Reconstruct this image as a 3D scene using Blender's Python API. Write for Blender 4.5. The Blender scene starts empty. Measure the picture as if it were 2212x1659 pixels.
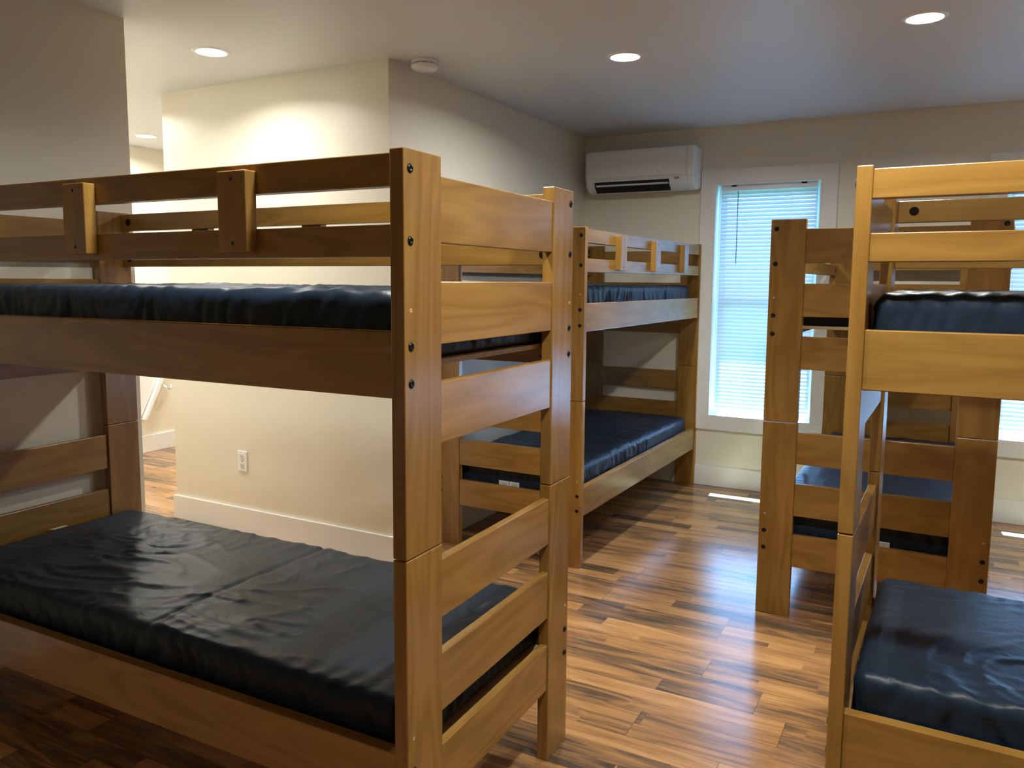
import bpy, bmesh, math, random
from mathutils import Vector, Matrix, noise

K = 0.86                      # survey unit -> metres
SC = bpy.context.scene
COL = SC.collection

# ------------------------------------------------------------------ camera
def make_camera():
    cd = bpy.data.cameras.new('camera')
    cd.sensor_width = 36.0
    cd.lens = 1722.98 / 2212 * 36.0
    cd.shift_x = (1106 - 1097.81) / 2212
    cd.shift_y = (798.92 - 829.5) / 2212
    cd.clip_start = 0.05
    co = bpy.data.objects.new('camera', cd)
    COL.objects.link(co)
    fw = Vector((-0.47456816, 0.87329442, -0.11019035))
    rt = Vector((0.87828406, 0.47809549, 0.00646588))
    up = Vector((-0.05832812, 0.09370993, 0.99388947))
    m = Matrix((rt, up, -fw)).transposed().to_4x4()
    m.translation = Vector((0, 0, 1.6641 * K))
    co.matrix_world = m
    SC.camera = co
make_camera()

# ------------------------------------------------------------------ world, sun, exposure
SUN_DIR = Vector((0.04, -0.38, -1.0))
w = bpy.data.worlds.new('sky'); SC.world = w; w.use_nodes = True
bg = w.node_tree.nodes['Background']
bg.inputs['Color'].default_value = (0.19, 0.38, 0.85, 1)
bg.inputs['Strength'].default_value = 10.5
sd = bpy.data.lights.new('sun', 'SUN'); sd.energy = 190.0; sd.angle = 0.009; sd.color = (0.27, 0.56, 1.0)
so = bpy.data.objects.new('sun', sd); COL.objects.link(so)
so.rotation_euler = SUN_DIR.to_track_quat('-Z', 'Y').to_euler()
so.location = (0, 12, 10)

vs = SC.view_settings
SC.display_settings.display_device = 'sRGB'
vs.view_transform = 'Standard'; vs.look = 'None'; vs.gamma = 1.0; vs.exposure = 0.75
vs.use_curve_mapping = False
LAMP_COLOR = (0.98, 0.98, 0.92)
LAMP_W = 13.0
cy = SC.cycles
cy.use_denoising = True
cy.max_bounces = 10; cy.diffuse_bounces = 6; cy.glossy_bounces = 4
cy.transmission_bounces = 6; cy.transparent_max_bounces = 16
cy.sample_clamp_indirect = 8.0
cy.caustics_reflective = False; cy.caustics_refractive = False

# ------------------------------------------------------------------ node helpers
def new_mat(name):
    m = bpy.data.materials.new(name); m.use_nodes = True
    nt = m.node_tree
    return m, nt, nt.nodes['Principled BSDF']

def N(nt, kind, **kw):
    n = nt.nodes.new(kind)
    for k, v in kw.items():
        if k.startswith('i_'):
            key = k[2:]
            key = int(key) if key.isdigit() else key.replace('_', ' ')
            n.inputs[key].default_value = v
        else:
            setattr(n, k, v)
    return n

def math_n(nt, op, a, b=None, c=None):
    n = nt.nodes.new('ShaderNodeMath'); n.operation = op
    for i, v in enumerate((a, b, c)):
        if v is None: continue
        if hasattr(v, 'links'): nt.links.new(v, n.inputs[i])
        else: n.inputs[i].default_value = v
    return n.outputs[0]

def ramp(nt, fac, stops):
    r = nt.nodes.new('ShaderNodeValToRGB')
    el = r.color_ramp.elements
    while len(el) < len(stops): el.new(0.5)
    for e, (p, c) in zip(el, stops):
        e.position = p; e.color = (*c, 1)
    nt.links.new(fac, r.inputs[0])
    return r.outputs[0]

def mixc(nt, fac, a, b, mode='MIX'):
    n = nt.nodes.new('ShaderNodeMix'); n.data_type = 'RGBA'; n.blend_type = mode
    for sock, v in ((n.inputs[0], fac), (n.inputs[6], a), (n.inputs[7], b)):
        if hasattr(v, 'links'): nt.links.new(v, sock)
        elif isinstance(v, (tuple, list)): sock.default_value = (*v, 1) if len(v) == 3 else v
        else: sock.default_value = v
    return n.outputs[2]

def plain(name, col, rough=0.5, spec=0.5, metal=0.0, bump=0.0, bscale=200.0, var=0.0):
    m, nt, b = new_mat(name)
    b.inputs['Base Color'].default_value = (*col, 1)
    b.inputs['Roughness'].default_value = rough
    b.inputs['Specular IOR Level'].default_value = spec
    b.inputs['Metallic'].default_value = metal
    tc = N(nt, 'ShaderNodeTexCoord')
    if var:
        no = N(nt, 'ShaderNodeTexNoise', i_Scale=3.0, i_Detail=4.0)
        nt.links.new(tc.outputs['Object'], no.inputs['Vector'])
        c = ramp(nt, no.outputs[0], [(0.3, tuple(x * (1 - var) for x in col)), (0.7, tuple(min(1, x * (1 + var)) for x in col))])
        nt.links.new(c, b.inputs['Base Color'])
    if bump:
        no = N(nt, 'ShaderNodeTexNoise', i_Scale=bscale, i_Detail=3.0)
        nt.links.new(tc.outputs['Object'], no.inputs['Vector'])
        bp = N(nt, 'ShaderNodeBump', i_Strength=bump, i_Distance=0.002)
        nt.links.new(no.outputs[0], bp.inputs['Height'])
        nt.links.new(bp.outputs[0], b.inputs['Normal'])
    return m

def wood(name, axis, light=(0.325, 0.174, 0.038), dark=(0.200, 0.094, 0.015), rough=0.25):
    """varnished pine, grain along axis (0,1,2) of the object's own space"""
    m, nt, b = new_mat(name)
    tc = N(nt, 'ShaderNodeTexCoord'); oi = N(nt, 'ShaderNodeObjectInfo')
    off = math_n(nt, 'MULTIPLY', oi.outputs['Random'], 37.0)
    comb = N(nt, 'ShaderNodeCombineXYZ')
    for i in range(3): nt.links.new(off, comb.inputs[i])
    add = N(nt, 'ShaderNodeVectorMath', operation='ADD')
    nt.links.new(tc.outputs['Object'], add.inputs[0]); nt.links.new(comb.outputs[0], add.inputs[1])
    def scaled(a, c):
        s = [c, c, c]; s[axis] = a
        v = N(nt, 'ShaderNodeVectorMath', operation='MULTIPLY'); v.inputs[1].default_value = s
        nt.links.new(add.outputs[0], v.inputs[0]); return v.outputs[0]
    # broad cathedral figure
    n1 = N(nt, 'ShaderNodeTexNoise', i_Scale=1.0, i_Detail=2.0, i_Roughness=0.45, i_Distortion=0.4)
    nt.links.new(scaled(1.1, 7.0), n1.inputs['Vector'])
    rings = math_n(nt, 'FRACT', math_n(nt, 'MULTIPLY', n1.outputs[0], 7.0))
    tri = math_n(nt, 'ABSOLUTE', math_n(nt, 'SUBTRACT', math_n(nt, 'MULTIPLY', rings, 2.0), 1.0))
    # fine fibres
    n2 = N(nt, 'ShaderNodeTexNoise', i_Scale=1.0, i_Detail=5.0, i_Roughness=0.6)
    nt.links.new(scaled(4.0, 160.0), n2.inputs['Vector'])
    # slow patches
    n3 = N(nt, 'ShaderNodeTexNoise', i_Scale=1.0, i_Detail=2.0)
    nt.links.new(scaled(1.5, 9.0), n3.inputs['Vector'])
    g = math_n(nt, 'ADD', math_n(nt, 'MULTIPLY', tri, 0.28), math_n(nt, 'ADD', math_n(nt, 'MULTIPLY', n2.outputs[0], 0.40), math_n(nt, 'MULTIPLY', n3.outputs[0], 0.55)))
    col = ramp(nt, g, [(0.30, dark), (0.85, light)])
    tone = math_n(nt, 'MULTIPLY_ADD', oi.outputs['Random'], 0.20, 0.92)
    tc2 = N(nt, 'ShaderNodeCombineColor')
    for i in range(3): nt.links.new(tone, tc2.inputs[i])
    col = mixc(nt, 1.0, col, tc2.outputs[0], 'MULTIPLY')
    nt.links.new(col, b.inputs['Base Color'])
    b.inputs['Roughness'].default_value = rough
    b.inputs['Specular IOR Level'].default_value = 0.75
    bp = N(nt, 'ShaderNodeBump', i_Strength=0.06, i_Distance=0.001)
    nt.links.new(n2.outputs[0], bp.inputs['Height']); nt.links.new(bp.outputs[0], b.inputs['Normal'])
    return m

def floor_mat():
    """laminate: planks along X, each of two strips broken into staves, dark streaky figure"""
    m, nt, b = new_mat('laminate_floor')
    tc = N(nt, 'ShaderNodeTexCoord'); sp = N(nt, 'ShaderNodeSeparateXYZ')
    nt.links.new(tc.outputs['Object'], sp.inputs[0])
    X, Y = sp.outputs[0], sp.outputs[1]
    strip = 0.0815; plank = strip * 2; length = 1.27
    r = math_n(nt, 'FLOOR', math_n(nt, 'DIVIDE', Y, strip))
    pr = math_n(nt, 'FLOOR', math_n(nt, 'DIVIDE', Y, plank))
    wr = N(nt, 'ShaderNodeTexWhiteNoise', noise_dimensions='1D'); nt.links.new(r, wr.inputs['W'])
    wp = N(nt, 'ShaderNodeTexWhiteNoise', noise_dimensions='1D'); nt.links.new(pr, wp.inputs['W'])
    xs = math_n(nt, 'DIVIDE', math_n(nt, 'ADD', X, math_n(nt, 'MULTIPLY', wr.outputs[0], 5.0)), 0.80)
    sx = math_n(nt, 'FLOOR', xs)
    xp = math_n(nt, 'DIVIDE', math_n(nt, 'ADD', X, math_n(nt, 'MULTIPLY', wp.outputs[0], 7.0)), length)
    px = math_n(nt, 'FLOOR', xp)
    cc = N(nt, 'ShaderNodeCombineXYZ'); nt.links.new(sx, cc.inputs[0]); nt.links.new(r, cc.inputs[1]); nt.links.new(px, cc.inputs[2])
    wn = N(nt, 'ShaderNodeTexWhiteNoise', noise_dimensions='3D'); nt.links.new(cc.outputs[0], wn.inputs['Vector'])
    rnd = wn.outputs[0]
    # figure, different in each stave
    v = N(nt, 'ShaderNodeCombineXYZ')
    nt.links.new(math_n(nt, 'ADD', math_n(nt, 'MULTIPLY', X, 1.7), math_n(nt, 'MULTIPLY', rnd, 40.0)), v.inputs[0])
    nt.links.new(math_n(nt, 'MULTIPLY', Y, 15.0), v.inputs[1])
    nt.links.new(math_n(nt, 'MULTIPLY', rnd, 91.0), v.inputs[2])
    n1 = N(nt, 'ShaderNodeTexNoise', i_Scale=1.0, i_Detail=6.0, i_Roughness=0.62, i_Distortion=1.3)
    nt.links.new(v.outputs[0], n1.inputs['Vector'])
    v2 = N(nt, 'ShaderNodeVectorMath', operation='MULTIPLY'); v2.inputs[1].default_value = (3.0, 5.0, 1.0)
    nt.links.new(v.outputs[0], v2.inputs[0])
    n2 = N(nt, 'ShaderNodeTexNoise', i_Scale=1.0, i_Detail=4.0, i_Roughness=0.6)
    nt.links.new(v2.outputs[0], n2.inputs['Vector'])
    f = math_n(nt, 'ADD', math_n(nt, 'MULTIPLY', n1.outputs[0], 0.85),
               math_n(nt, 'ADD', math_n(nt, 'MULTIPLY', n2.outputs[0], 0.22), math_n(nt, 'MULTIPLY', rnd, 0.24)))
    col = ramp(nt, f, [(0.45, (0.080, 0.056, 0.038)), (0.56, (0.19, 0.112, 0.060)), (0.67, (0.37, 0.188, 0.074)), (0.84, (0.54, 0.295, 0.120))])
    # plank joints
    fy = math_n(nt, 'FRACT', math_n(nt, 'DIVIDE', Y, plank)); fx = math_n(nt, 'FRACT', xp)
    j1 = math_n(nt, 'LESS_THAN', fy, 0.012); j2 = math_n(nt, 'LESS_THAN', fx, 0.0016)
    j = math_n(nt, 'MAXIMUM', j1, j2)
    col = mixc(nt, math_n(nt, 'MULTIPLY', j, 0.75), col, (0.05, 0.03, 0.02))
    nt.links.new(col, b.inputs['Base Color'])
    b.inputs['Roughness'].default_value = 0.19
    b.inputs['IOR'].default_value = 1.7
    bp = N(nt, 'ShaderNodeBump', i_Strength=0.12, i_Distance=0.001)
    h = math_n(nt, 'SUBTRACT', math_n(nt, 'MULTIPLY', n2.outputs[0], 0.15), j)
    nt.links.new(h, bp.inputs['Height']); nt.links.new(bp.outputs[0], b.inputs['Normal'])
    return m

def vinyl_mat():
    m, nt, b = new_mat('navy_vinyl')
    tc = N(nt, 'ShaderNodeTexCoord'); oi = N(nt, 'ShaderNodeObjectInfo')
    b.inputs['Base Color'].default_value = (0.012, 0.022, 0.038, 1)
    b.inputs['Roughness'].default_value = 0.40
    b.inputs['Specular IOR Level'].default_value = 0.19
    add = N(nt, 'ShaderNodeVectorMath', operation='ADD')
    nt.links.new(tc.outputs['Object'], add.inputs[0]); nt.links.new(oi.outputs['Location'], add.inputs[1])
    a = N(nt, 'ShaderNodeTexNoise', i_Scale=9.0, i_Detail=3.0, i_Distortion=1.6, i_Roughness=0.5)
    nt.links.new(add.outputs[0], a.inputs['Vector'])
    ridge = math_n(nt, 'ABSOLUTE', math_n(nt, 'SUBTRACT', a.outputs[0], 0.5))
    c = N(nt, 'ShaderNodeTexNoise', i_Scale=320.0, i_Detail=2.0)
    nt.links.new(add.outputs[0], c.inputs['Vector'])
    h = math_n(nt, 'ADD', math_n(nt, 'MULTIPLY', ridge, 1.0), math_n(nt, 'MULTIPLY', c.outputs[0], 0.02))
    bp = N(nt, 'ShaderNodeBump', i_Strength=0.22, i_Distance=0.012)
    nt.links.new(h, bp.inputs['Height']); nt.links.new(bp.outputs[0], b.inputs['Normal'])
    return m

def slat_mat():
    m, nt, b = new_mat('blind_slat_vinyl')
    out = nt.nodes['Material Output']
    b.inputs['Base Color'].default_value = (0.70, 0.71, 0.72, 1); b.inputs['Roughness'].default_value = 0.45
    t = N(nt, 'ShaderNodeBsdfTranslucent'); t.inputs['Color'].default_value = (0.38, 0.39, 0.42, 1)
    mx = N(nt, 'ShaderNodeMixShader', i_0=0.32)
    nt.links.new(b.outputs[0], mx.inputs[1]); nt.links.new(t.outputs[0], mx.inputs[2])
    nt.links.new(mx.outputs[0], out.inputs['Surface'])
    return m

def glass_mat():
    m, nt, b = new_mat('window_glass')
    out = nt.nodes['Material Output']
    tr = N(nt, 'ShaderNodeBsdfTransparent'); tr.inputs[0].default_value = (0.95, 0.98, 0.97, 1)
    gl = N(nt, 'ShaderNodeBsdfGlossy', i_Roughness=0.02)
    mx = N(nt, 'ShaderNodeMixShader', i_0=0.06)
    nt.links.new(tr.outputs[0], mx.inputs[1]); nt.links.new(gl.outputs[0], mx.inputs[2])
    nt.links.new(mx.outputs[0], out.inputs['Surface'])
    return m

def emit_mat(name, col, s):
    m, nt, b = new_mat(name)
    b.inputs['Base Color'].default_value = (0.9, 0.9, 0.9, 1)
    b.inputs['Emission Color'].default_value = (*col, 1)
    b.inputs['Emission Strength'].default_value = s
    return m

M = dict(
    wall=plain('cream_wall_paint', (0.80, 0.765, 0.66), 0.36, 0.5, bump=0.03, bscale=150),
    ceil=plain('white_ceiling_paint', (0.68, 0.71, 0.74), 0.45, 0.5, bump=0.03, bscale=120),
    trim=plain('white_trim_paint', (0.82, 0.83, 0.83), 0.33, 0.5),
    wx=wood('pine_grain_along', 0), wy=wood('pine_grain_across', 1), wz=wood('pine_grain_upright', 2),
    edge=wood('pine_light_block', 2, (0.365, 0.205, 0.05), (0.24, 0.118, 0.024)),
    ply=wood('plywood_board', 0, (0.55, 0.40, 0.22), (0.36, 0.24, 0.12), 0.6),
    bolt=plain('black_bolt_metal', (0.02, 0.02, 0.022), 0.3, 0.6, 0.8),
    dark=plain('dark_hole', (0.015, 0.01, 0.006), 0.9, 0.1),
    peg=plain('pale_bored_hole', (0.62, 0.47, 0.28), 0.8, 0.2),
    floor=floor_mat(), vinyl=vinyl_mat(), slat=slat_mat(), glass=glass_mat(),
    tag=plain('white_care_tag', (0.80, 0.79, 0.76), 0.7, 0.2),
    ink=plain('grey_print', (0.30, 0.30, 0.31), 0.7, 0.2),
    ac=plain('white_glossy_plastic', (0.84, 0.88, 0.90), 0.22, 0.5),
    acdark=plain('dark_outlet_plastic', (0.015, 0.018, 0.025), 0.5, 0.3),
    acgap=plain('shadowed_white_plastic', (0.45, 0.45, 0.46), 0.5, 0.3),
    wand=plain('clear_grey_wand', (0.10, 0.22, 0.30), 0.2, 0.6),
    vinylframe=plain('white_window_vinyl', (0.80, 0.83, 0.85), 0.35, 0.5),
    diff=emit_mat('lamp_diffuser', (1.0, 0.90, 0.76), 14.0),
    ground=plain('green_outside_lawn', (0.05, 0.09, 0.05), 0.9, 0.1, var=0.2),
    ext=plain('exterior_siding', (0.6, 0.6, 0.58), 0.8, 0.2),
)

# ------------------------------------------------------------------ mesh helpers (all sizes in survey units, scaled by K)
def link(name, bm, mat, parent=None, bevel=0.0, seg=2, smooth=False, loc=None):
    me = bpy.data.meshes.new(name); bm.to_mesh(me); bm.free()
    for mm in (mat if isinstance(mat, list) else [mat]): me.materials.append(mm)
    o = bpy.data.objects.new(name, me); COL.objects.link(o)
    if parent: o.parent = parent
    if loc: o.location = loc
    if smooth:
        for p in me.polygons: p.use_smooth = True
    if bevel:
        md = o.modifiers.new('bevel', 'BEVEL'); md.width = bevel; md.segments = seg
        md.limit_method = 'ANGLE'; md.angle_limit = 0.6
    return o

def add_box(bm, lo, hi, mi=0):
    a = [x * K for x in lo]; b = [x * K for x in hi]
    vs_ = [bm.verts.new((x, y, z)) for x in (a[0], b[0]) for y in (a[1], b[1]) for z in (a[2], b[2])]
    for f in ((0, 1, 3, 2), (4, 6, 7, 5), (0, 4, 5, 1), (2, 3, 7, 6), (0, 2, 6, 4), (1, 5, 7, 3)):
        bm.faces.new([vs_[i] for i in f]).material_index = mi
    return vs_

def box(name, lo, hi, mat, parent=None, bevel=0.0, **k):
    bm = bmesh.new(); add_box(bm, lo, hi); return link(name, bm, mat, parent, bevel, **k)

def add_lathe(bm, prof, n=32, centre=(0, 0, 0), axis='z', mi=0):
    """profile [(r,h)...] revolved round axis; open ends closed when r==0"""
    rings = []
    for r, h in prof:
        ring = []
        cnt = 1 if r == 0 else n
        for i in range(cnt):
            t = 2 * math.pi * i / n
            p = (r * math.cos(t), r * math.sin(t), h)
            if axis == 'x': p = (p[2], p[0], p[1])
            if axis == 'y': p = (p[0], p[2], p[1])
            ring.append(bm.verts.new(tuple((p[j] + centre[j]) * K for j in range(3))))
        rings.append(ring)
    for a, b in zip(rings, rings[1:]):
        for i in range(n):
            j = (i + 1) % n
            if len(a) == 1 and len(b) == 1: continue
            if len(a) == 1: f = [a[0], b[i], b[j]]
            elif len(b) == 1: f = [a[i], a[j], b[0]]
            else: f = [a[i], a[j], b[j], b[i]]
            bm.faces.new(f).material_index = mi
    bmesh.ops.recalc_face_normals(bm, faces=bm.faces[:])

def prism(bm, pts, axis, a, b, mi=0):
    """2-D outline extruded along axis from a to b"""
    def P(p, t):
        q = list(p); q.insert(axis, t); return tuple(x * K for x in q)
    A = [bm.verts.new(P(p, a)) for p in pts]; B = [bm.verts.new(P(p, b)) for p in pts]
    n = len(pts)
    bm.faces.new(A).material_index = mi; bm.faces.new(B[::-1]).material_index = mi
    for i in range(n):
        j = (i + 1) % n; bm.faces.new([A[i], B[i], B[j], A[j]]).material_index = mi
    bmesh.ops.recalc_face_normals(bm, faces=bm.faces[:])

def tube(bm, pts, r, n=8):
    prev = None
    for i, p in enumerate(pts):
        p = Vector(p); q = Vector(pts[min(i + 1, len(pts) - 1)]) - Vector(pts[max(i - 1, 0)])
        q.normalize(); s = q.orthogonal().normalized(); t = q.cross(s)
        ring = [bm.verts.new((p + (s * math.cos(2 * math.pi * k / n) + t * math.sin(2 * math.pi * k / n)) * r) * K) for k in range(n)]
        if prev:
            for k in range(n): bm.faces.new([prev[k], prev[(k + 1) % n], ring[(k + 1) % n], ring[k]])
        else: bm.faces.new(ring)
        prev = ring
    bm.faces.new(prev[::-1])
    bmesh.ops.recalc_face_normals(bm, faces=bm.faces[:])

def empty(name, loc, rz=0.0, label=None, cat=None, group=None):
    o = bpy.data.objects.new(name, None); COL.objects.link(o)
    o.location = tuple(x * K for x in loc); o.rotation_euler.z = rz
    o.empty_display_size = 0.1
    tag(o, label, cat, group)
    return o

def tag(o, label=None, cat=None, group=None, kind=None):
    if label: o['label'] = label
    if cat: o['category'] = cat
    if group: o['group'] = group
    if kind: o['kind'] = kind
    return o

def copy_tree(o, parent=None):
    c = o.copy(); COL.objects.link(c); c.parent = parent
    for ch in list(o.children): copy_tree(ch, c)
    return c

# ------------------------------------------------------------------ setting
HC = 2.8862; XW = -2.7751; YB = 6.4652; YP = 3.6932; XG = -3.4729; YG = 2.5714; XPL = -4.6425; XH = -6.6851
XR = 4.3; YF = -2.4; YHE = 8.2; TH = 0.16; BB = 0.165
CAS = 0.108
W1 = (-1.648, -0.845); WZ = (0.5785, 2.4457); PITCH = 1.977
WINS = [(W1[0] + i * PITCH, W1[1] + i * PITCH) for i in range(3)]

for nm, z0, z1, mt in (('floor', -.1, 0, 'floor'), ('ceiling', HC, HC + .12, 'ceil')):
    bm = bmesh.new(); add_box(bm, (XH - TH, YF - TH, z0), (XR + TH, YB + TH, z1)); add_box(bm, (XH - TH, YB + TH, z0), (XPL + TH, YHE + TH, z1))
    tag(link(nm, bm, M[mt]), kind='structure')
bm = bmesh.new()
xs = [XW - TH]
for a, b in WINS: xs += [a, b]
xs.append(XR + TH)
for i in range(0, len(xs), 2): add_box(bm, (xs[i], YB, 0), (xs[i + 1], YB + TH, HC))
for a, b in WINS:
    add_box(bm, (a, YB, 0), (b, YB + TH, WZ[0])); add_box(bm, (a, YB, WZ[1]), (b, YB + TH, HC))
tag(link('wall_back', bm, M['wall']), kind='structure')
bm = bmesh.new(); add_box(bm, (XPL, YP, 0), (XW, YP + TH, HC)); add_box(bm, (XW - TH, YP + TH, 0), (XW, YB, HC)); add_box(bm, (XPL, YP + TH, 0), (XPL + TH, YHE, HC))
tag(link('wall_left', bm, M['wall']), kind='structure')
bm = bmesh.new(); add_box(bm, (XG - TH, YF, 0), (XG, YG, HC)); add_box(bm, (XH - TH, YG - TH, 0), (XG - TH, YG, HC))
tag(link('wall_entry', bm, M['wall']), kind='structure')
tag(box('wall_hallway', (XH - TH, YG, 0), (XH, YHE, HC), M['wall']), kind='structure')
tag(box('wall_hallway_end', (XH - TH, YHE, 0), (XPL + TH, YHE + TH, HC), M['wall']), kind='structure')
SIDE = []; FRONT = []
bm = bmesh.new(); ys = [YF] + [y for p in SIDE for y in p] + [YB]
for i in range(0, len(ys), 2): add_box(bm, (XR, ys[i], 0), (XR + TH, ys[i + 1], HC))
for a, b in SIDE: add_box(bm, (XR, a, 0), (XR + TH, b, WZ[0])); add_box(bm, (XR, a, WZ[1]), (XR + TH, b, HC))
tag(link('wall_right', bm, M['wall']), kind='structure')
# daylight portals guide the sampling of the sky through the window openings
def portal(x, y, rz, wd, ht):
    ld = bpy.data.lights.new('window_daylight', 'AREA'); ld.shape = 'RECTANGLE'; ld.size = wd * K; ld.size_y = ht * K
    ld.cycles.is_portal = True
    lo = bpy.data.objects.new('window_daylight', ld); COL.objects.link(lo)
    lo.location = (x * K, y * K, (WZ[0] + WZ[1]) / 2 * K); lo.rotation_euler = (math.radians(90), 0, rz)
for a, b in WINS: portal((a + b) / 2, YB + TH + .01, 0, b - a, WZ[1] - WZ[0])
for a, b in FRONT: portal((a + b) / 2, YF - TH - .01, math.pi, b - a, WZ[1] - WZ[0])
for a, b in SIDE: portal(XR + TH + .01, (a + b) / 2, -math.pi / 2, b - a, WZ[1] - WZ[0])
bm = bmesh.new(); xs = [XG - TH] + [x for p in FRONT for x in p] + [XR + TH]
for i in range(0, len(xs), 2): add_box(bm, (xs[i], YF - TH, 0), (xs[i + 1], YF, HC))
for a, b in FRONT: add_box(bm, (a, YF - TH, 0), (b, YF, WZ[0])); add_box(bm, (a, YF - TH, WZ[1]), (b, YF, HC))
tag(link('wall_front', bm, M['wall']), kind='structure')
bt = 0.018
def base(name, segs):
    bm = bmesh.new()
    for lo, hi in segs: add_box(bm, (*lo, 0), (*hi, BB))
    tag(link(name, bm, M['trim'], bevel=0.003), kind='structure')
base('baseboard_back', [((XW + bt, YB - bt), (XR - bt, YB))])
base('baseboard_left', [((XPL - bt, YP - bt), (XW + bt, YP)), ((XW, YP), (XW + bt, YB))])
base('baseboard_entry', [((XG, YF + bt), (XG + bt, YG)), ])
base('baseboard_hallway', [((XH, YG), (XH + bt, YHE))])
base('baseboard_right', [((XR - bt, YF), (XR, YB))])
base('baseboard_front', [((XG + bt, YF), (XR - bt, YF + bt))])

# outside: ground and the unseen roof eave that shades the upper blinds
tag(box('ground', (-12, YB + TH + .02, -0.6), (14, 30, -0.5), M['ground']), kind='structure')
EH = 2.95; EY = YB + 0.06 + 0.38 * (EH - 1.012)
tag(box('roof_eave', (XW - 2, YB + TH, EH), (XR + 2, EY, EH + .12), M['ext']), kind='structure')

def window(n, x0, x1, side=0):
    m_ = (x0 + x1) / 2
    r = empty('window_%d' % n, ((m_, YB, WZ[0]), (XR, m_, WZ[0]), (m_, YF, WZ[0]))[side], (0, -math.pi / 2, math.pi)[side]); tag(r, kind='structure')
    cx = (x0 + x1) / 2; hw = (x1 - x0) / 2; H = WZ[1] - WZ[0]
    bm = bmesh.new(); t = 0.022
    add_box(bm, (-hw - CAS, -t, -CAS), (hw + CAS, 0, 0.0)); add_box(bm, (-hw - CAS, -t, H), (hw + CAS, 0, H + CAS))
    add_box(bm, (-hw - CAS, -t, 0), (-hw, 0, H)); add_box(bm, (hw, -t, 0), (hw + CAS, 0, H))
    link('casing', bm, M['trim'], r, 0.002)
    bm = bmesh.new(); j = 0.012
    add_box(bm, (-hw, -t, 0), (-hw + j, TH, H)); add_box(bm, (hw - j, -t, 0), (hw, TH, H))
    add_box(bm, (-hw + j, -t, 0), (hw - j, TH, j)); add_box(bm, (-hw + j, -t, H - j), (hw - j, TH, H))
    link('jamb', bm, M['trim'], r)
    bm = bmesh.new(); f = 0.028                                   # vinyl outer frame
    a, b, y0, y1 = -hw + j, hw - j, 0.105, 0.158
    add_box(bm, (a, y0, j), (a + f, y1, H - j)); add_box(bm, (b - f, y0, j), (b, y1, H - j))
    add_box(bm, (a + f, y0, j), (b - f, y1, j + f)); add_box(bm, (a + f, y0, H - j - f), (b - f, y1, H - j))
    link('window_frame', bm, M['vinylframe'], r, 0.001)
    mid = 0.955
    for nm, z0, z1, ya in (('lower_sash', j + f, mid, 0.112), ('upper_sash', mid - .03, H - j - f, 0.136)):
        bm = bmesh.new(); s = 0.026; A, B = a + f, b - f
        add_box(bm, (A, ya, z0), (A + s, ya + .02, z1)); add_box(bm, (B - s, ya, z0), (B, ya + .02, z1))
        add_box(bm, (A + s, ya, z0), (B - s, ya + .02, z0 + s)); add_box(bm, (A + s, ya, z1 - .045), (B - s, ya + .02, z1))
        sh = link(nm, bm, M['vinylframe'], r, 0.001)
        box('glass_pane', (A + s - .004, ya + .008, z0 + s - .004), (B - s + .004, ya + .012, z1 - .041), M['glass'], sh)
    return r

ORD = ['beside the air conditioner', 'at the right picture edge, behind the bunks', 'beyond the right picture edge']
def blind(n, x0, x1):
    cx = (x0 + x1) / 2; hw = (x1 - x0) / 2 - 0.038; H = WZ[1] - WZ[0]
    r = empty('window_blind', (cx, YB + 0.06, WZ[0]), 0,
              'white closed mini blind in the window ' + ORD[n], 'blind', 'white mini blinds in the back windows')
    box('head_rail', (-hw, -0.015, H - 0.055), (hw, 0.02, H - 0.0125), M['ac'], r, 0.002)
    bm = bmesh.new(); p = 0.0300; z = H - 0.07; zb = 0.095
    tilt = math.radians(68); wd = 0.0315
    while z > zb:
        pts = []
        for k in range(5):                                        # curved slat, room edge down
            t = (k / 4 - .5)
            d = t * wd; c = 0.0026 * (1 - 4 * t * t)
            y = d * math.cos(tilt) - c * math.sin(tilt)
            zz = d * math.sin(tilt) + c * math.cos(tilt)
            pts.append((y, z + zz))
        A = [bm.verts.new((-hw * K, q[0] * K, q[1] * K)) for q in pts]; B = [bm.verts.new((hw * K, q[0] * K, q[1] * K)) for q in pts]
        for k in range(4): bm.faces.new([A[k], A[k + 1], B[k + 1], B[k]])
        z -= p
    so_ = link('slats', bm, M['slat'], r, smooth=True)
    box('bottom_rail', (-hw, -0.009, 0.072), (hw, 0.009, 0.088), M['ac'], r, 0.001)
    for x in (-hw * .48, hw * .48):
        bm = bmesh.new()
        zz = H - 0.06
        tube(bm, [(x, -0.0165, zz), (x, -0.0165, 0.08)], 0.0009, 5)
        link('ladder_cord', bm, M['ac'], r)
    bm = bmesh.new(); tube(bm, [(-hw + .135, -.024, H - .06), (-hw + .135, -.024, H - .63)], 0.0032, 8)
    link('tilt_wand', bm, M['wand'], r, smooth=True)
    for x in (-hw + .1, hw - .1):
        box('bracket', (x - .02, -0.018, H - 0.024), (x + .02, -0.0151, H - 0.0125), M['bolt'], r)
for i, (a, b) in enumerate(WINS):
    window(i + 1, a, b); blind(i, a, b)

for i, (a, b) in enumerate(SIDE): window(i + 4, a, b, 1)
for i, (a, b) in enumerate(FRONT): window(i + 5, a, b, 2)

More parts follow.
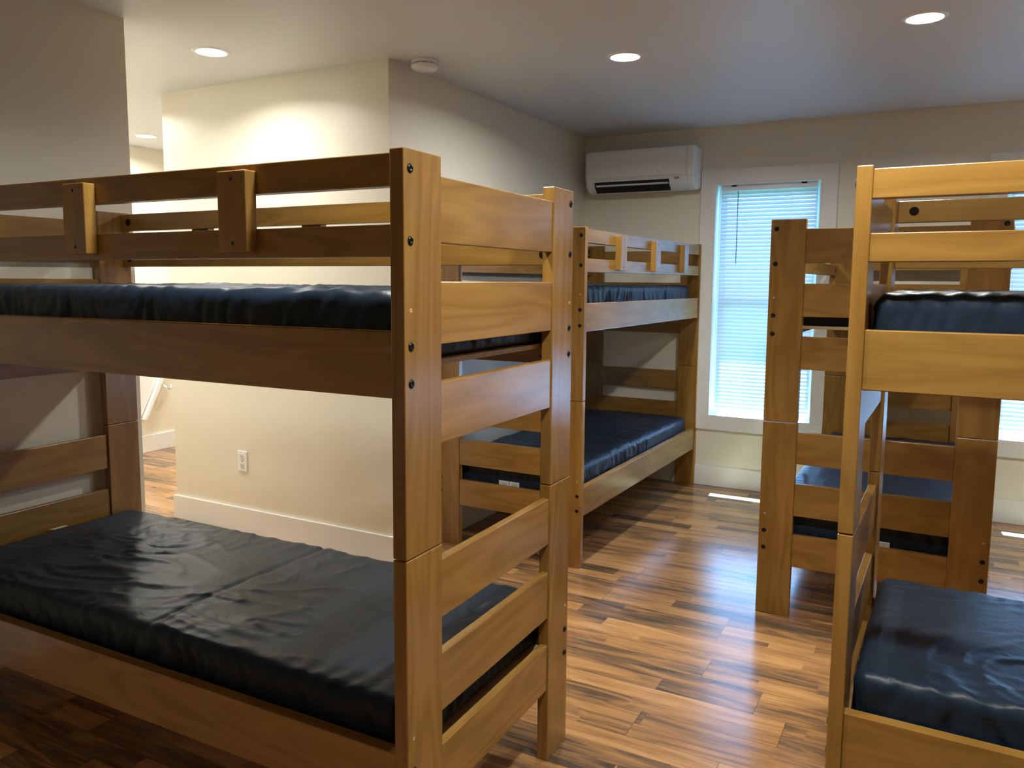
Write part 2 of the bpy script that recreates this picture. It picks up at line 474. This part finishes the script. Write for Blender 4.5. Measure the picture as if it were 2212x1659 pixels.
# ------------------------------------------------------------------ bunk bed, local axes: u = length, v = width, z up
W_ = 1.0; PW = 0.1618; PT = 0.0402; L = 2.3089; S = 0.9844; H_ = 1.9696
SL = [(1.9222, 1.759), (1.6628, 1.5041), (1.4079, 1.2485), (0.9393, 0.7804), (0.6818, 0.5196), (0.4239, 0.2601)]
R0, R1 = 0.007, 0.045
GR = [(1.961, 1.8842), (1.7957, 1.7202)]; SR = [(1.5425, 1.3815), (0.4723, 0.3018)]
BOLT_UP = [1.924, 1.757, 1.507, 1.418]; BOLT_LO = [0.429, 0.342]
BZ = [1.458, 0.388]

def make_bed():
    r = empty('bunk_bed', (0, 0, 0), 0, 'x', 'bunk bed')
    tag(r, group='wooden bunk beds')
    for end in (0, 1):
        u0, u1 = (0, PT) if end == 0 else (L - PT, L)
        sg = -1 if end == 0 else 1; uo = 0 if end == 0 else L
        for side in (0, 1):
            v0, v1 = (0, PW) if side == 0 else (W_ - PW, W_)
            vb = 0.026 if side == 0 else W_ - 0.026
            for z0, z1, bz, hz in ((0, S - .0012, BOLT_LO, .517), (S + .0012, H_, BOLT_UP, 1.594)):
                p = box('post', (u0, v0, z0), (u1, v1, z1), M['wz'], r, 0.0025)
                for z in bz:
                    bm = bmesh.new()
                    pr = [(0.0, .0016), (.0038, .0016), (.0048, .0044), (.0085, .0034), (.0112, .0012), (.0118, -.001)]
                    add_lathe(bm, [(a, sg * h) for a, h in pr], 16, (uo, vb, z), 'x')
                    link('bolt', bm, M['bolt'], p, smooth=True)
                bm = bmesh.new(); add_lathe(bm, [(0, sg * -.001), (.0022, sg * -.001), (.0024, sg * .0006), (.0048, sg * .0006), (.005, -sg * .001)], 12, (uo, vb + .0, hz), 'x')
                link('bored_hole', bm, M['peg'], p)
        su = (0.0045, 0.0305) if end == 0 else (L - 0.0305, L - 0.0045)
        for zt, zb in SL:
            box('end_slat', (su[0], PW, zb), (su[1], W_ - PW, zt), M['wy'], r, 0.0022)
    for side in (0, 1):
        va, vb = (R0, R1) if side == 0 else (W_ - R1, W_ - R0)
        vin = R1 if side == 0 else W_ - R1; s = 1 if side == 0 else -1
        for zt, zb in SR:
            o = box('side_rail', (PT, va, zb), (L - PT, vb, zt), M['wx'], r, 0.0022)
            bzs = BOLT_UP[2:] if zt > 1 else BOLT_LO
            for z in bzs:
                for u in (.092, L - .092):
                    bm = bmesh.new(); add_lathe(bm, [(0, s * .0008), (.008, s * .0012), (.0095, s * .0006), (.0160, s * .0006), (.0163, -s * .001)], 16, (u, vin, z), 'y')
                    link('barrel_nut', bm, M['dark'], o)
            board = BZ[0] if zt > 1 else BZ[1]
            cl = (R1, R1 + .03) if side == 0 else (W_ - R1 - .03, W_ - R1)
            box('cleat', (PT + .02, cl[0], board - .0145 - .032), (L - PT - .02, cl[1], board - .0145), M['wx'], r, 0.001)
        for (zt, zb), zbolt in zip(GR, BOLT_UP[:2]):
            o = box('guard_rail', (PT, va, zb), (L - PT, vb, zt), M['wx'], r, 0.0022)
            for u in (.092, L - .092):
                bm = bmesh.new(); add_lathe(bm, [(0, s * .0008), (.008, s * .0012), (.0095, s * .0006), (.0160, s * .0006), (.0163, -s * .001)], 16, (u, vin, zbolt), 'y')
                link('barrel_nut', bm, M['dark'], o)
        for u in (.515, 1.1545, L - .515):
            vo = (-0.031, R0) if side == 0 else (W_ - R0, W_ + 0.031)
            o = box('guard_block', (u - .05, vo[0], 1.736), (u + .05, vo[1], 1.942), M['edge'], r, 0.0022)
            f = vo[0] if side == 0 else vo[1]
            for z in (1.757, 1.921):
                bm = bmesh.new(); add_lathe(bm, [(0, 0), (.002, -s * .0012), (.0042, -s * .001), (.005, s * .0008)], 12, (u, f, z), 'y')
                link('screw', bm, M['bolt'], o)
    for z in BZ:
        box('bunk_board', (PT + .012, R1 + .006, z - .0145), (L - PT - .012, W_ - R1 - .006, z), M['ply'], r, 0.0008)
    return r

def fbm(x, y, z): return noise.noise((x, y, z)) + .5 * noise.noise((2.1 * x, 2.1 * y, 2.1 * z + 5))
def mattress_mesh(seed, u0=0.065, u1=2.245, v0=0.058, v1=0.942, h=0.182, crease=1.07, dome=0.004):
    """vinyl mattress: rounded slab whose cover puckers along the edges and folds across the top"""
    nu, nv, nz = 190, 76, 12
    rad = 0.040
    bm = bmesh.new(); grid = {}
    def vert(i, j, k):
        key = (i, j, k)
        if key in grid: return grid[key]
        u = i / nu * (u1 - u0); v = j / nv * (v1 - v0); z = k / nz * h
        LU, LV = u1 - u0, v1 - v0
        c = Vector((min(max(u, rad), LU - rad), min(max(v, rad), LV - rad), min(max(z, rad * .5), h - rad)))
        p = Vector((u, v, z)); d = p - c
        if d.length > 1e-9:
            # project cube shell on the rounded shell
            rr = rad if z > h / 2 else rad
            q = Vector((d.x, d.y, d.z if z > h / 2 else d.z * 2))
            m_ = max(abs(q.x), abs(q.y), abs(q.z))
            n_ = q.normalized()
            p = c + Vector((n_.x * rad, n_.y * rad, n_.z * (rad if d.z > 0 else rad * .5))) * (m_ / rad)
        else: n_ = Vector((0, 0, 1))
        # folds
        top = max(0.0, n_.z)
        side = 1 - abs(n_.z)
        wx = u + 0.12 * noise.noise((u * 2, v * 2, seed)); wy = v + 0.10 * noise.noise((u * 2.3, v * 2, seed + 9))
        ridge = 1 - abs(noise.noise((wx * 5.5, wy * 10, seed * 1.7))) * 2.2
        ridge = max(0, ridge) ** 3
        mask = max(0, min(1, .5 + 1.3 * noise.noise((u * 1.7, v * 1.9, seed + 40))))
        f = 0.0060 * ridge * mask + 0.0016 * fbm(wx * 6, wy * 4, seed)
        # long sagging folds swept round the middle of each half
        ph = math.atan2(v - LV * .2, u - LU * (.3 if u < crease else .78)) ; rr_ = math.hypot(v - LV * .2, (u - LU * (.3 if u < crease else .78)) * .7)
        w1 = noise.noise((rr_ * 17 + .5 * noise.noise((u * 4, v * 4, seed)), ph * 1.1, seed + 21))
        f += 0.0100 * max(0, 1 - abs(w1) * 3.2) ** 2 * max(0, min(1, .25 + 1.6 * noise.noise((u * 1.5, v * 2, seed + 60))))
        # folds that radiate from the edges towards the middle
        e = math.exp(-min(v, LV - v) / 0.10)
        f += e * 0.0048 * math.sin(u * 80 + 9 * noise.noise((u * 3, v * 3, seed))) * max(0, .3 + noise.noise((u * 2.5, seed, 0)) * 1.6)
        dcre = u - crease + 0.02 * noise.noise((v * 3, seed, 1))
        f -= 0.006 * math.exp(-(dcre / 0.012) ** 2)
        ftop = f + dome * math.sin(math.pi * u / LU) * math.sin(math.pi * v / LV)
        puck = noise.noise((u * 26 + 2 * noise.noise((u * 5, z * 9, seed)), z * 5, v * 26 + seed))
        puck = (abs(puck) * -0.027 + 0.004) * (.35 + .65 * max(0, noise.noise((u * 1.9, v * 1.9, seed + 3)) + .5))
        zz = z / h
        fs = puck * (4 * zz * (1 - zz)) ** .5 * 1.0
        p += n_ * (ftop * top ** 2 + fs * side)
        vt = bm.verts.new(((p.x + u0) * K, (p.y + v0) * K, p.z * K))
        grid[key] = vt; return vt
    def quad(a, b, c, d): bm.faces.new([vert(*a), vert(*b), vert(*c), vert(*d)])
    for i in range(nu):
        for j in range(nv):
            quad((i, j, nz), (i + 1, j, nz), (i + 1, j + 1, nz), (i, j + 1, nz))
            quad((i, j, 0), (i, j + 1, 0), (i + 1, j + 1, 0), (i + 1, j, 0))
        for k in range(nz):
            quad((i, 0, k), (i + 1, 0, k), (i + 1, 0, k + 1), (i, 0, k + 1))
            quad((i, nv, k), (i, nv, k + 1), (i + 1, nv, k + 1), (i + 1, nv, k))
    for j in range(nv):
        for k in range(nz):
            quad((0, j, k), (0, j, k + 1), (0, j + 1, k + 1), (0, j + 1, k))
            quad((nu, j, k), (nu, j + 1, k), (nu, j + 1, k + 1), (nu, j, k + 1))
    # rest the underside flat on the board
    mz = min(v.co.z for v in bm.verts)
    for v in bm.verts: v.co.z -= mz
    return bm

proto = make_bed()
DEG = math.pi / 180
# name: (origin x, y, heading of u, label, mattress labels)
BEDS = [
    ('A', -1.1088, 1.5295, 180 + 0.9124, True),
    ('B', -1.7735, 4.1528, 90 - 0.9219, False),
    ('C', -0.7548, 4.0486, 90 - 0.1503, True),
    ('D', -0.2189, 2.2963, -0.8818, False),
]
BL = {'A': 'honey wood bunk bed in the left foreground, standing against the grey entry wall',
      'B': 'honey wood bunk bed in the far corner below the white air conditioner',
      'C': 'honey wood bunk bed seen end-on in front of the windows, between two others',
      'D': 'honey wood bunk bed in the right foreground, cut off by the picture edge'}
ML = {'A': ('navy vinyl mattress on the upper bunk of the left foreground bed', 'large navy vinyl mattress on the lower bunk of the left foreground bed'),
      'B': ('navy vinyl mattress on the upper bunk below the air conditioner', 'navy vinyl mattress on the lower bunk of the far corner bed'),
      'C': ('navy vinyl mattress on the upper bunk of the end-on bed by the windows', 'navy vinyl mattress on the lower bunk of the end-on bed by the windows'),
      'D': ('navy vinyl mattress on the upper bunk of the right foreground bed', 'navy vinyl mattress on the lower bunk of the right foreground bed')}
# care tags: (u, v, width, which end or side) on the lower mattress of each bed
for bi, (key, ox, oy, ang, flip) in enumerate(BEDS):
    a = ang * DEG
    if flip:
        # survey origin is the v=W corner when the bed is turned: move it by W along the cross direction
        cross = {'A': (0, 1), 'C': (1, 0)}[key]
        t = (ang - (180 if key == 'A' else 90)) * DEG
        ox += (cross[0] * math.cos(t) - cross[1] * math.sin(t)) * W_
        oy += (cross[0] * math.sin(t) + cross[1] * math.cos(t)) * W_
    bed = proto if bi == 0 else copy_tree(proto)
    bed.location = (ox * K, oy * K, 0); bed.rotation_euler.z = a
    bed['label'] = BL[key]
    for lvl in (0, 1):
        kw = dict(seed=bi * 3.7 + lvl * 1.9 + 1)
        if (key, lvl) == ('A', 1): kw.update(u0=.075, u1=2.262, crease=.98)
        if (key, lvl) == ('A', 0): kw.update(u0=.06, u1=2.24, crease=.6)
        if key == 'B': kw.update(u0=.07, u1=2.215)
        if key == 'D': kw.update(u0=.052, u1=2.24)
        o = link('mattress', mattress_mesh(**kw), M['vinyl'], smooth=True)
        o.location = (ox * K, oy * K, (BZ[lvl] + .0008) * K); o.rotation_euler.z = a
        tag(o, ML[key][lvl], 'mattress', 'navy vinyl bunk mattresses')
        if lvl == 1:
            if key == 'A':     # tag lying on the top at the far end
                v = W_ - .56
                bm = bmesh.new(); prism(bm, [(2.232, .186), (2.262, .181), (2.262, .184), (2.232, .189)], 1, v - .033, v + .033)
                link('care_tag', bm, M['tag'], o, loc=(0, 0, 0))
            if key == 'B':
                for v in (.475, .548): 
                    tg = box('care_tag', (.060, v - .034, .012), (.064, v + .034, .052), M['tag'], o)
                    bm = bmesh.new()
                    for q in range(4): add_box(bm, (.0595, v - .024, .018 + q * .007), (.06, v + .02 - .008 * (q % 2), .0205 + q * .007))
                    link('print', bm, M['ink'], tg)
            if key == 'C':
                v = W_ - .566
                box('care_tag', (.055, v - .03, .018), (.059, v + .02, .050), M['tag'], o)

# ------------------------------------------------------------------ air conditioner
def aircon():
    x0, x1 = -2.668, -1.762; zt = 2.727; D = 0.235; hh = zt - 2.395
    r = empty('air_conditioner', ((x0 + x1) / 2, YB, 2.395), 0, 'white wall-mounted split air conditioner above the far corner bunk', 'air conditioner')
    hw = (x1 - x0) / 2
    prof = [(0, .02), (-.10, .0), (-.165, .012), (-.205, .045), (-.222, .095), (-.232, .11), (-.235, hh - .03), (-.228, hh - .008), (-.215, hh), (0, hh)]
    bm = bmesh.new(); prism(bm, prof, 0, -hw + .045, hw - .055)
    link('body', bm, M['ac'], r, 0.002)
    # front panel sits just proud of the body
    bm = bmesh.new(); prism(bm, [(-.2345, .113), (-.2405, .116), (-.2415, hh - .028), (-.234, hh - .006), (-.218, hh + .001), (-.218, hh - .004), (-.2345, hh - .02)], 0, -hw + .012, hw - .062)
    link('front_panel', bm, M['ac'], r, 0.001)
    for a, b in ((-hw, -hw + .044), (hw - .054, hw)):
        bm = bmesh.new(); prism(bm, [(p[0] * 1.02, p[1]) for p in prof], 0, a, b)
        link('end_cap', bm, M['ac'], r, 0.008, 3)
    # outlet mouth and vanes
    bm = bmesh.new(); prism(bm, [(-.158, .008), (-.206, .050), (-.2185, .084), (-.2232, .082), (-.210, .043), (-.160, .000)], 0, -hw + .075, hw - .20)
    link('air_outlet', bm, M['acdark'], r)
    bm = bmesh.new(); prism(bm, [(-.188, .034), (-.2235, .060), (-.2255, .057), (-.190, .031)], 0, -hw + .09, hw - .205)
    link('louver', bm, M['ac'], r, 0.001)
    for k in range(9):
        x = -hw + .12 + k * .066
        bm = bmesh.new(); prism(bm, [(-.157, .012), (-.222, .082), (-.228, .082), (-.162, .006)], 0, x, x + .003)
        link('vane', bm, M['acdark'], r)
    box('receiver_window', (hw - .155, -.2275, .082), (hw - .115, -.222, .094), M['ink'], r)
    # small maker's marks on the panel: a three-stroke emblem with a word line, and a series word
    def mark(txt, x, z, size, nm):
        c = bpy.data.curves.new(nm, 'FONT'); c.body = txt; c.size = size * K; c.extrude = .0003; c.align_x = 'LEFT'
        t = bpy.data.objects.new(nm, c); COL.objects.link(t); t.parent = r
        t.location = (x * K, -.2422 * K, z * K); t.rotation_euler = (math.pi / 2, 0, 0); c.materials.append(M['ink'])
    bm = bmesh.new()
    cx, cz = hw - .285, .140
    for ang in (90, 210, 330):
        t = math.radians(ang); dx, dz = math.cos(t), math.sin(t); px, pz = -dz, dx; q = .0062
        pts = [(cx, cz), (cx + dx * q + px * q * .55, cz + dz * q + pz * q * .55), (cx + dx * 2 * q, cz + dz * 2 * q), (cx + dx * q - px * q * .55, cz + dz * q - pz * q * .55)]
        A = [bm.verts.new((p[0] * K, -.2422 * K, p[1] * K)) for p in pts]; B = [bm.verts.new((p[0] * K, -.241 * K, p[1] * K)) for p in pts]
        bm.faces.new(A); bm.faces.new(B[::-1])
        for i in range(4): bm.faces.new([A[i], B[i], B[(i + 1) % 4], A[(i + 1) % 4]])
    link('emblem', bm, M['ink'], r)
    return r
aircon()

# ------------------------------------------------------------------ ceiling lights and smoke detector
LIGHTS = [(-3.553, 3.155, 'left foreground downlight, near the hallway opening'),
          (-1.603, 4.262, 'middle round recessed downlight over the aisle, nearest the air conditioner'),
          (-0.152, 4.283, 'upper right round recessed downlight over the end-on bunk'),
          (-6.105, 4.688, 'small far round recessed downlight inside the hallway')]
# the same fittings out of view; those in the hallway are added to brighten it
MORE = [(-1.603, 1.60), (1.30, 4.28), (2.75, 4.28), (-5.3, 3.15), (-5.6, 6.2), (-0.152, 1.72)]
LPROTO = None
def downlight(x, y, label, power=1.0):
    global LPROTO
    if LPROTO is None:
        r = empty('recessed_downlight', (x, y, HC), 0, label, 'ceiling light', 'recessed ceiling downlights')
        bm = bmesh.new(); add_lathe(bm, [(.078, -.003), (.080, -.006), (.098, -.004), (.101, 0)], 48)
        link('trim_ring', bm, M['ac'], r, smooth=True)
        bm = bmesh.new(); add_lathe(bm, [(0, -.0035), (.077, -.0035), (.0785, -.001), (0, -.001)], 48)
        link('diffuser', bm, M['diff'], r)
        LPROTO = r
    else:
        r = copy_tree(LPROTO); r.location = (x * K, y * K, HC * K); r['label'] = label
    ld = bpy.data.lights.new('downlight_lamp', 'AREA'); ld.shape = 'DISK'; ld.size = 0.15 * K
    ld.energy = LAMP_W * power; ld.color = LAMP_COLOR; ld.spread = math.radians(165 if power == 1.0 else 150)
    lo = bpy.data.objects.new('downlight_lamp', ld); COL.objects.link(lo)
    lo.location = (x * K, y * K, (HC - .012) * K)
    return r
for x, y, lb in LIGHTS: downlight(x, y, 'round recessed downlight, ' + lb if not 'round' in lb else lb, 0.47 if 'left' in lb else 1.0)
for i, (x, y) in enumerate(MORE): downlight(x, y, 'added unseen downlight that brightens the hallway, hidden behind the entry wall' if x < -4 else 'round recessed downlight beyond the top of the picture, over the near beds' if y < 2 else 'round recessed downlight beyond the right edge of the picture', 0.8 if x < -1 and y < 2 else 1.35 if y < 2 else 0.999 if x > 0 else 1.0)

r = empty('smoke_detector', (-2.625, 3.83, HC), 0, 'white round smoke detector on the ceiling above the wall corner', 'smoke detector')
bm = bmesh.new(); add_lathe(bm, [(0, 0), (.074, 0), (.076, -.014), (.070, -.018), (0, -.018)], 40); link('base_plate', bm, M['ac'], r, smooth=False, bevel=.001)
bm = bmesh.new(); add_lathe(bm, [(0, -.018), (.060, -.018), (.060, -.030), (0, -.030)], 40); link('vent_ring', bm, M['acgap'], r)
bm = bmesh.new(); add_lathe(bm, [(.058, -.026), (.076, -.026), (.078, -.034), (.074, -.046), (.055, -.054), (.02, -.057), (0, -.057)], 40); link('cover', bm, M['ac'], r, smooth=True)
bm = bmesh.new()
for k in range(10):
    t = 2 * math.pi * k / 10
    add_box(bm, (math.cos(t) * .066 - .004, math.sin(t) * .066 - .004, -.027), (math.cos(t) * .066 + .004, math.sin(t) * .066 + .004, -.0175))
link('ribs', bm, M['ac'], r)

# ------------------------------------------------------------------ outlet on the pale wall
r = empty('wall_outlet', (-3.988, YP, .478), 0, 'white double wall outlet on the cream wall behind the left bunk', 'outlet')
box('cover_plate', (-.042, -.008, -.068), (.042, 0, .068), M['ac'], r, 0.003)
for z in (-.03, .03):
    bm = bmesh.new(); prism(bm, [(-.018, z - .014), (-.010, z - .021), (.010, z - .021), (.018, z - .014), (.018, z + .014), (.010, z + .021), (-.010, z + .021), (-.018, z + .014)], 1, -.0105, -.007)
    o = link('socket', bm, M['tag'], r)
    bm = bmesh.new(); add_box(bm, (-.009, -.011, z - .006), (-.0065, -.010, z + .008)); add_box(bm, (.0065, -.011, z - .006), (.009, -.010, z + .008))
    add_box(bm, (-.003, -.011, z - .016), (.003, -.010, z - .011)); link('slots', bm, M['dark'], o)
bm = bmesh.new(); add_lathe(bm, [(0, -.0105), (.004, -.0095), (.005, -.008)], 12, (0, 0, 0), 'y'); link('screw', bm, M['ink'], r)

# ------------------------------------------------------------------ white unit with a slanted underside in the hallway
r = empty('wall_rack', (XH + .001, 4.95, 0), 0, 'white wall-hung rack with a slanted lower edge and hook down the hallway', 'rack')
bm = bmesh.new(); prism(bm, [(-.02, .36), (.20, .76), (.20, .82), (-.30, .82), (-.30, .36)], 0, 0, .03); link('side_panel', bm, M['trim'], r, .002)
bm = bmesh.new(); prism(bm, [(-.02, .33), (.015, .33), (.245, .75), (.245, .82), (.20, .82), (.20, .76)], 0, 0, .07); link('slanted_rail', bm, M['ac'], r, .002)
bm = bmesh.new(); tube(bm, [(.035, .20, .66), (.075, .235, .615), (.085, .26, .60), (.075, .29, .61), (.06, .295, .635)], .009, 8); link('hook', bm, M['ac'], r, smooth=True)
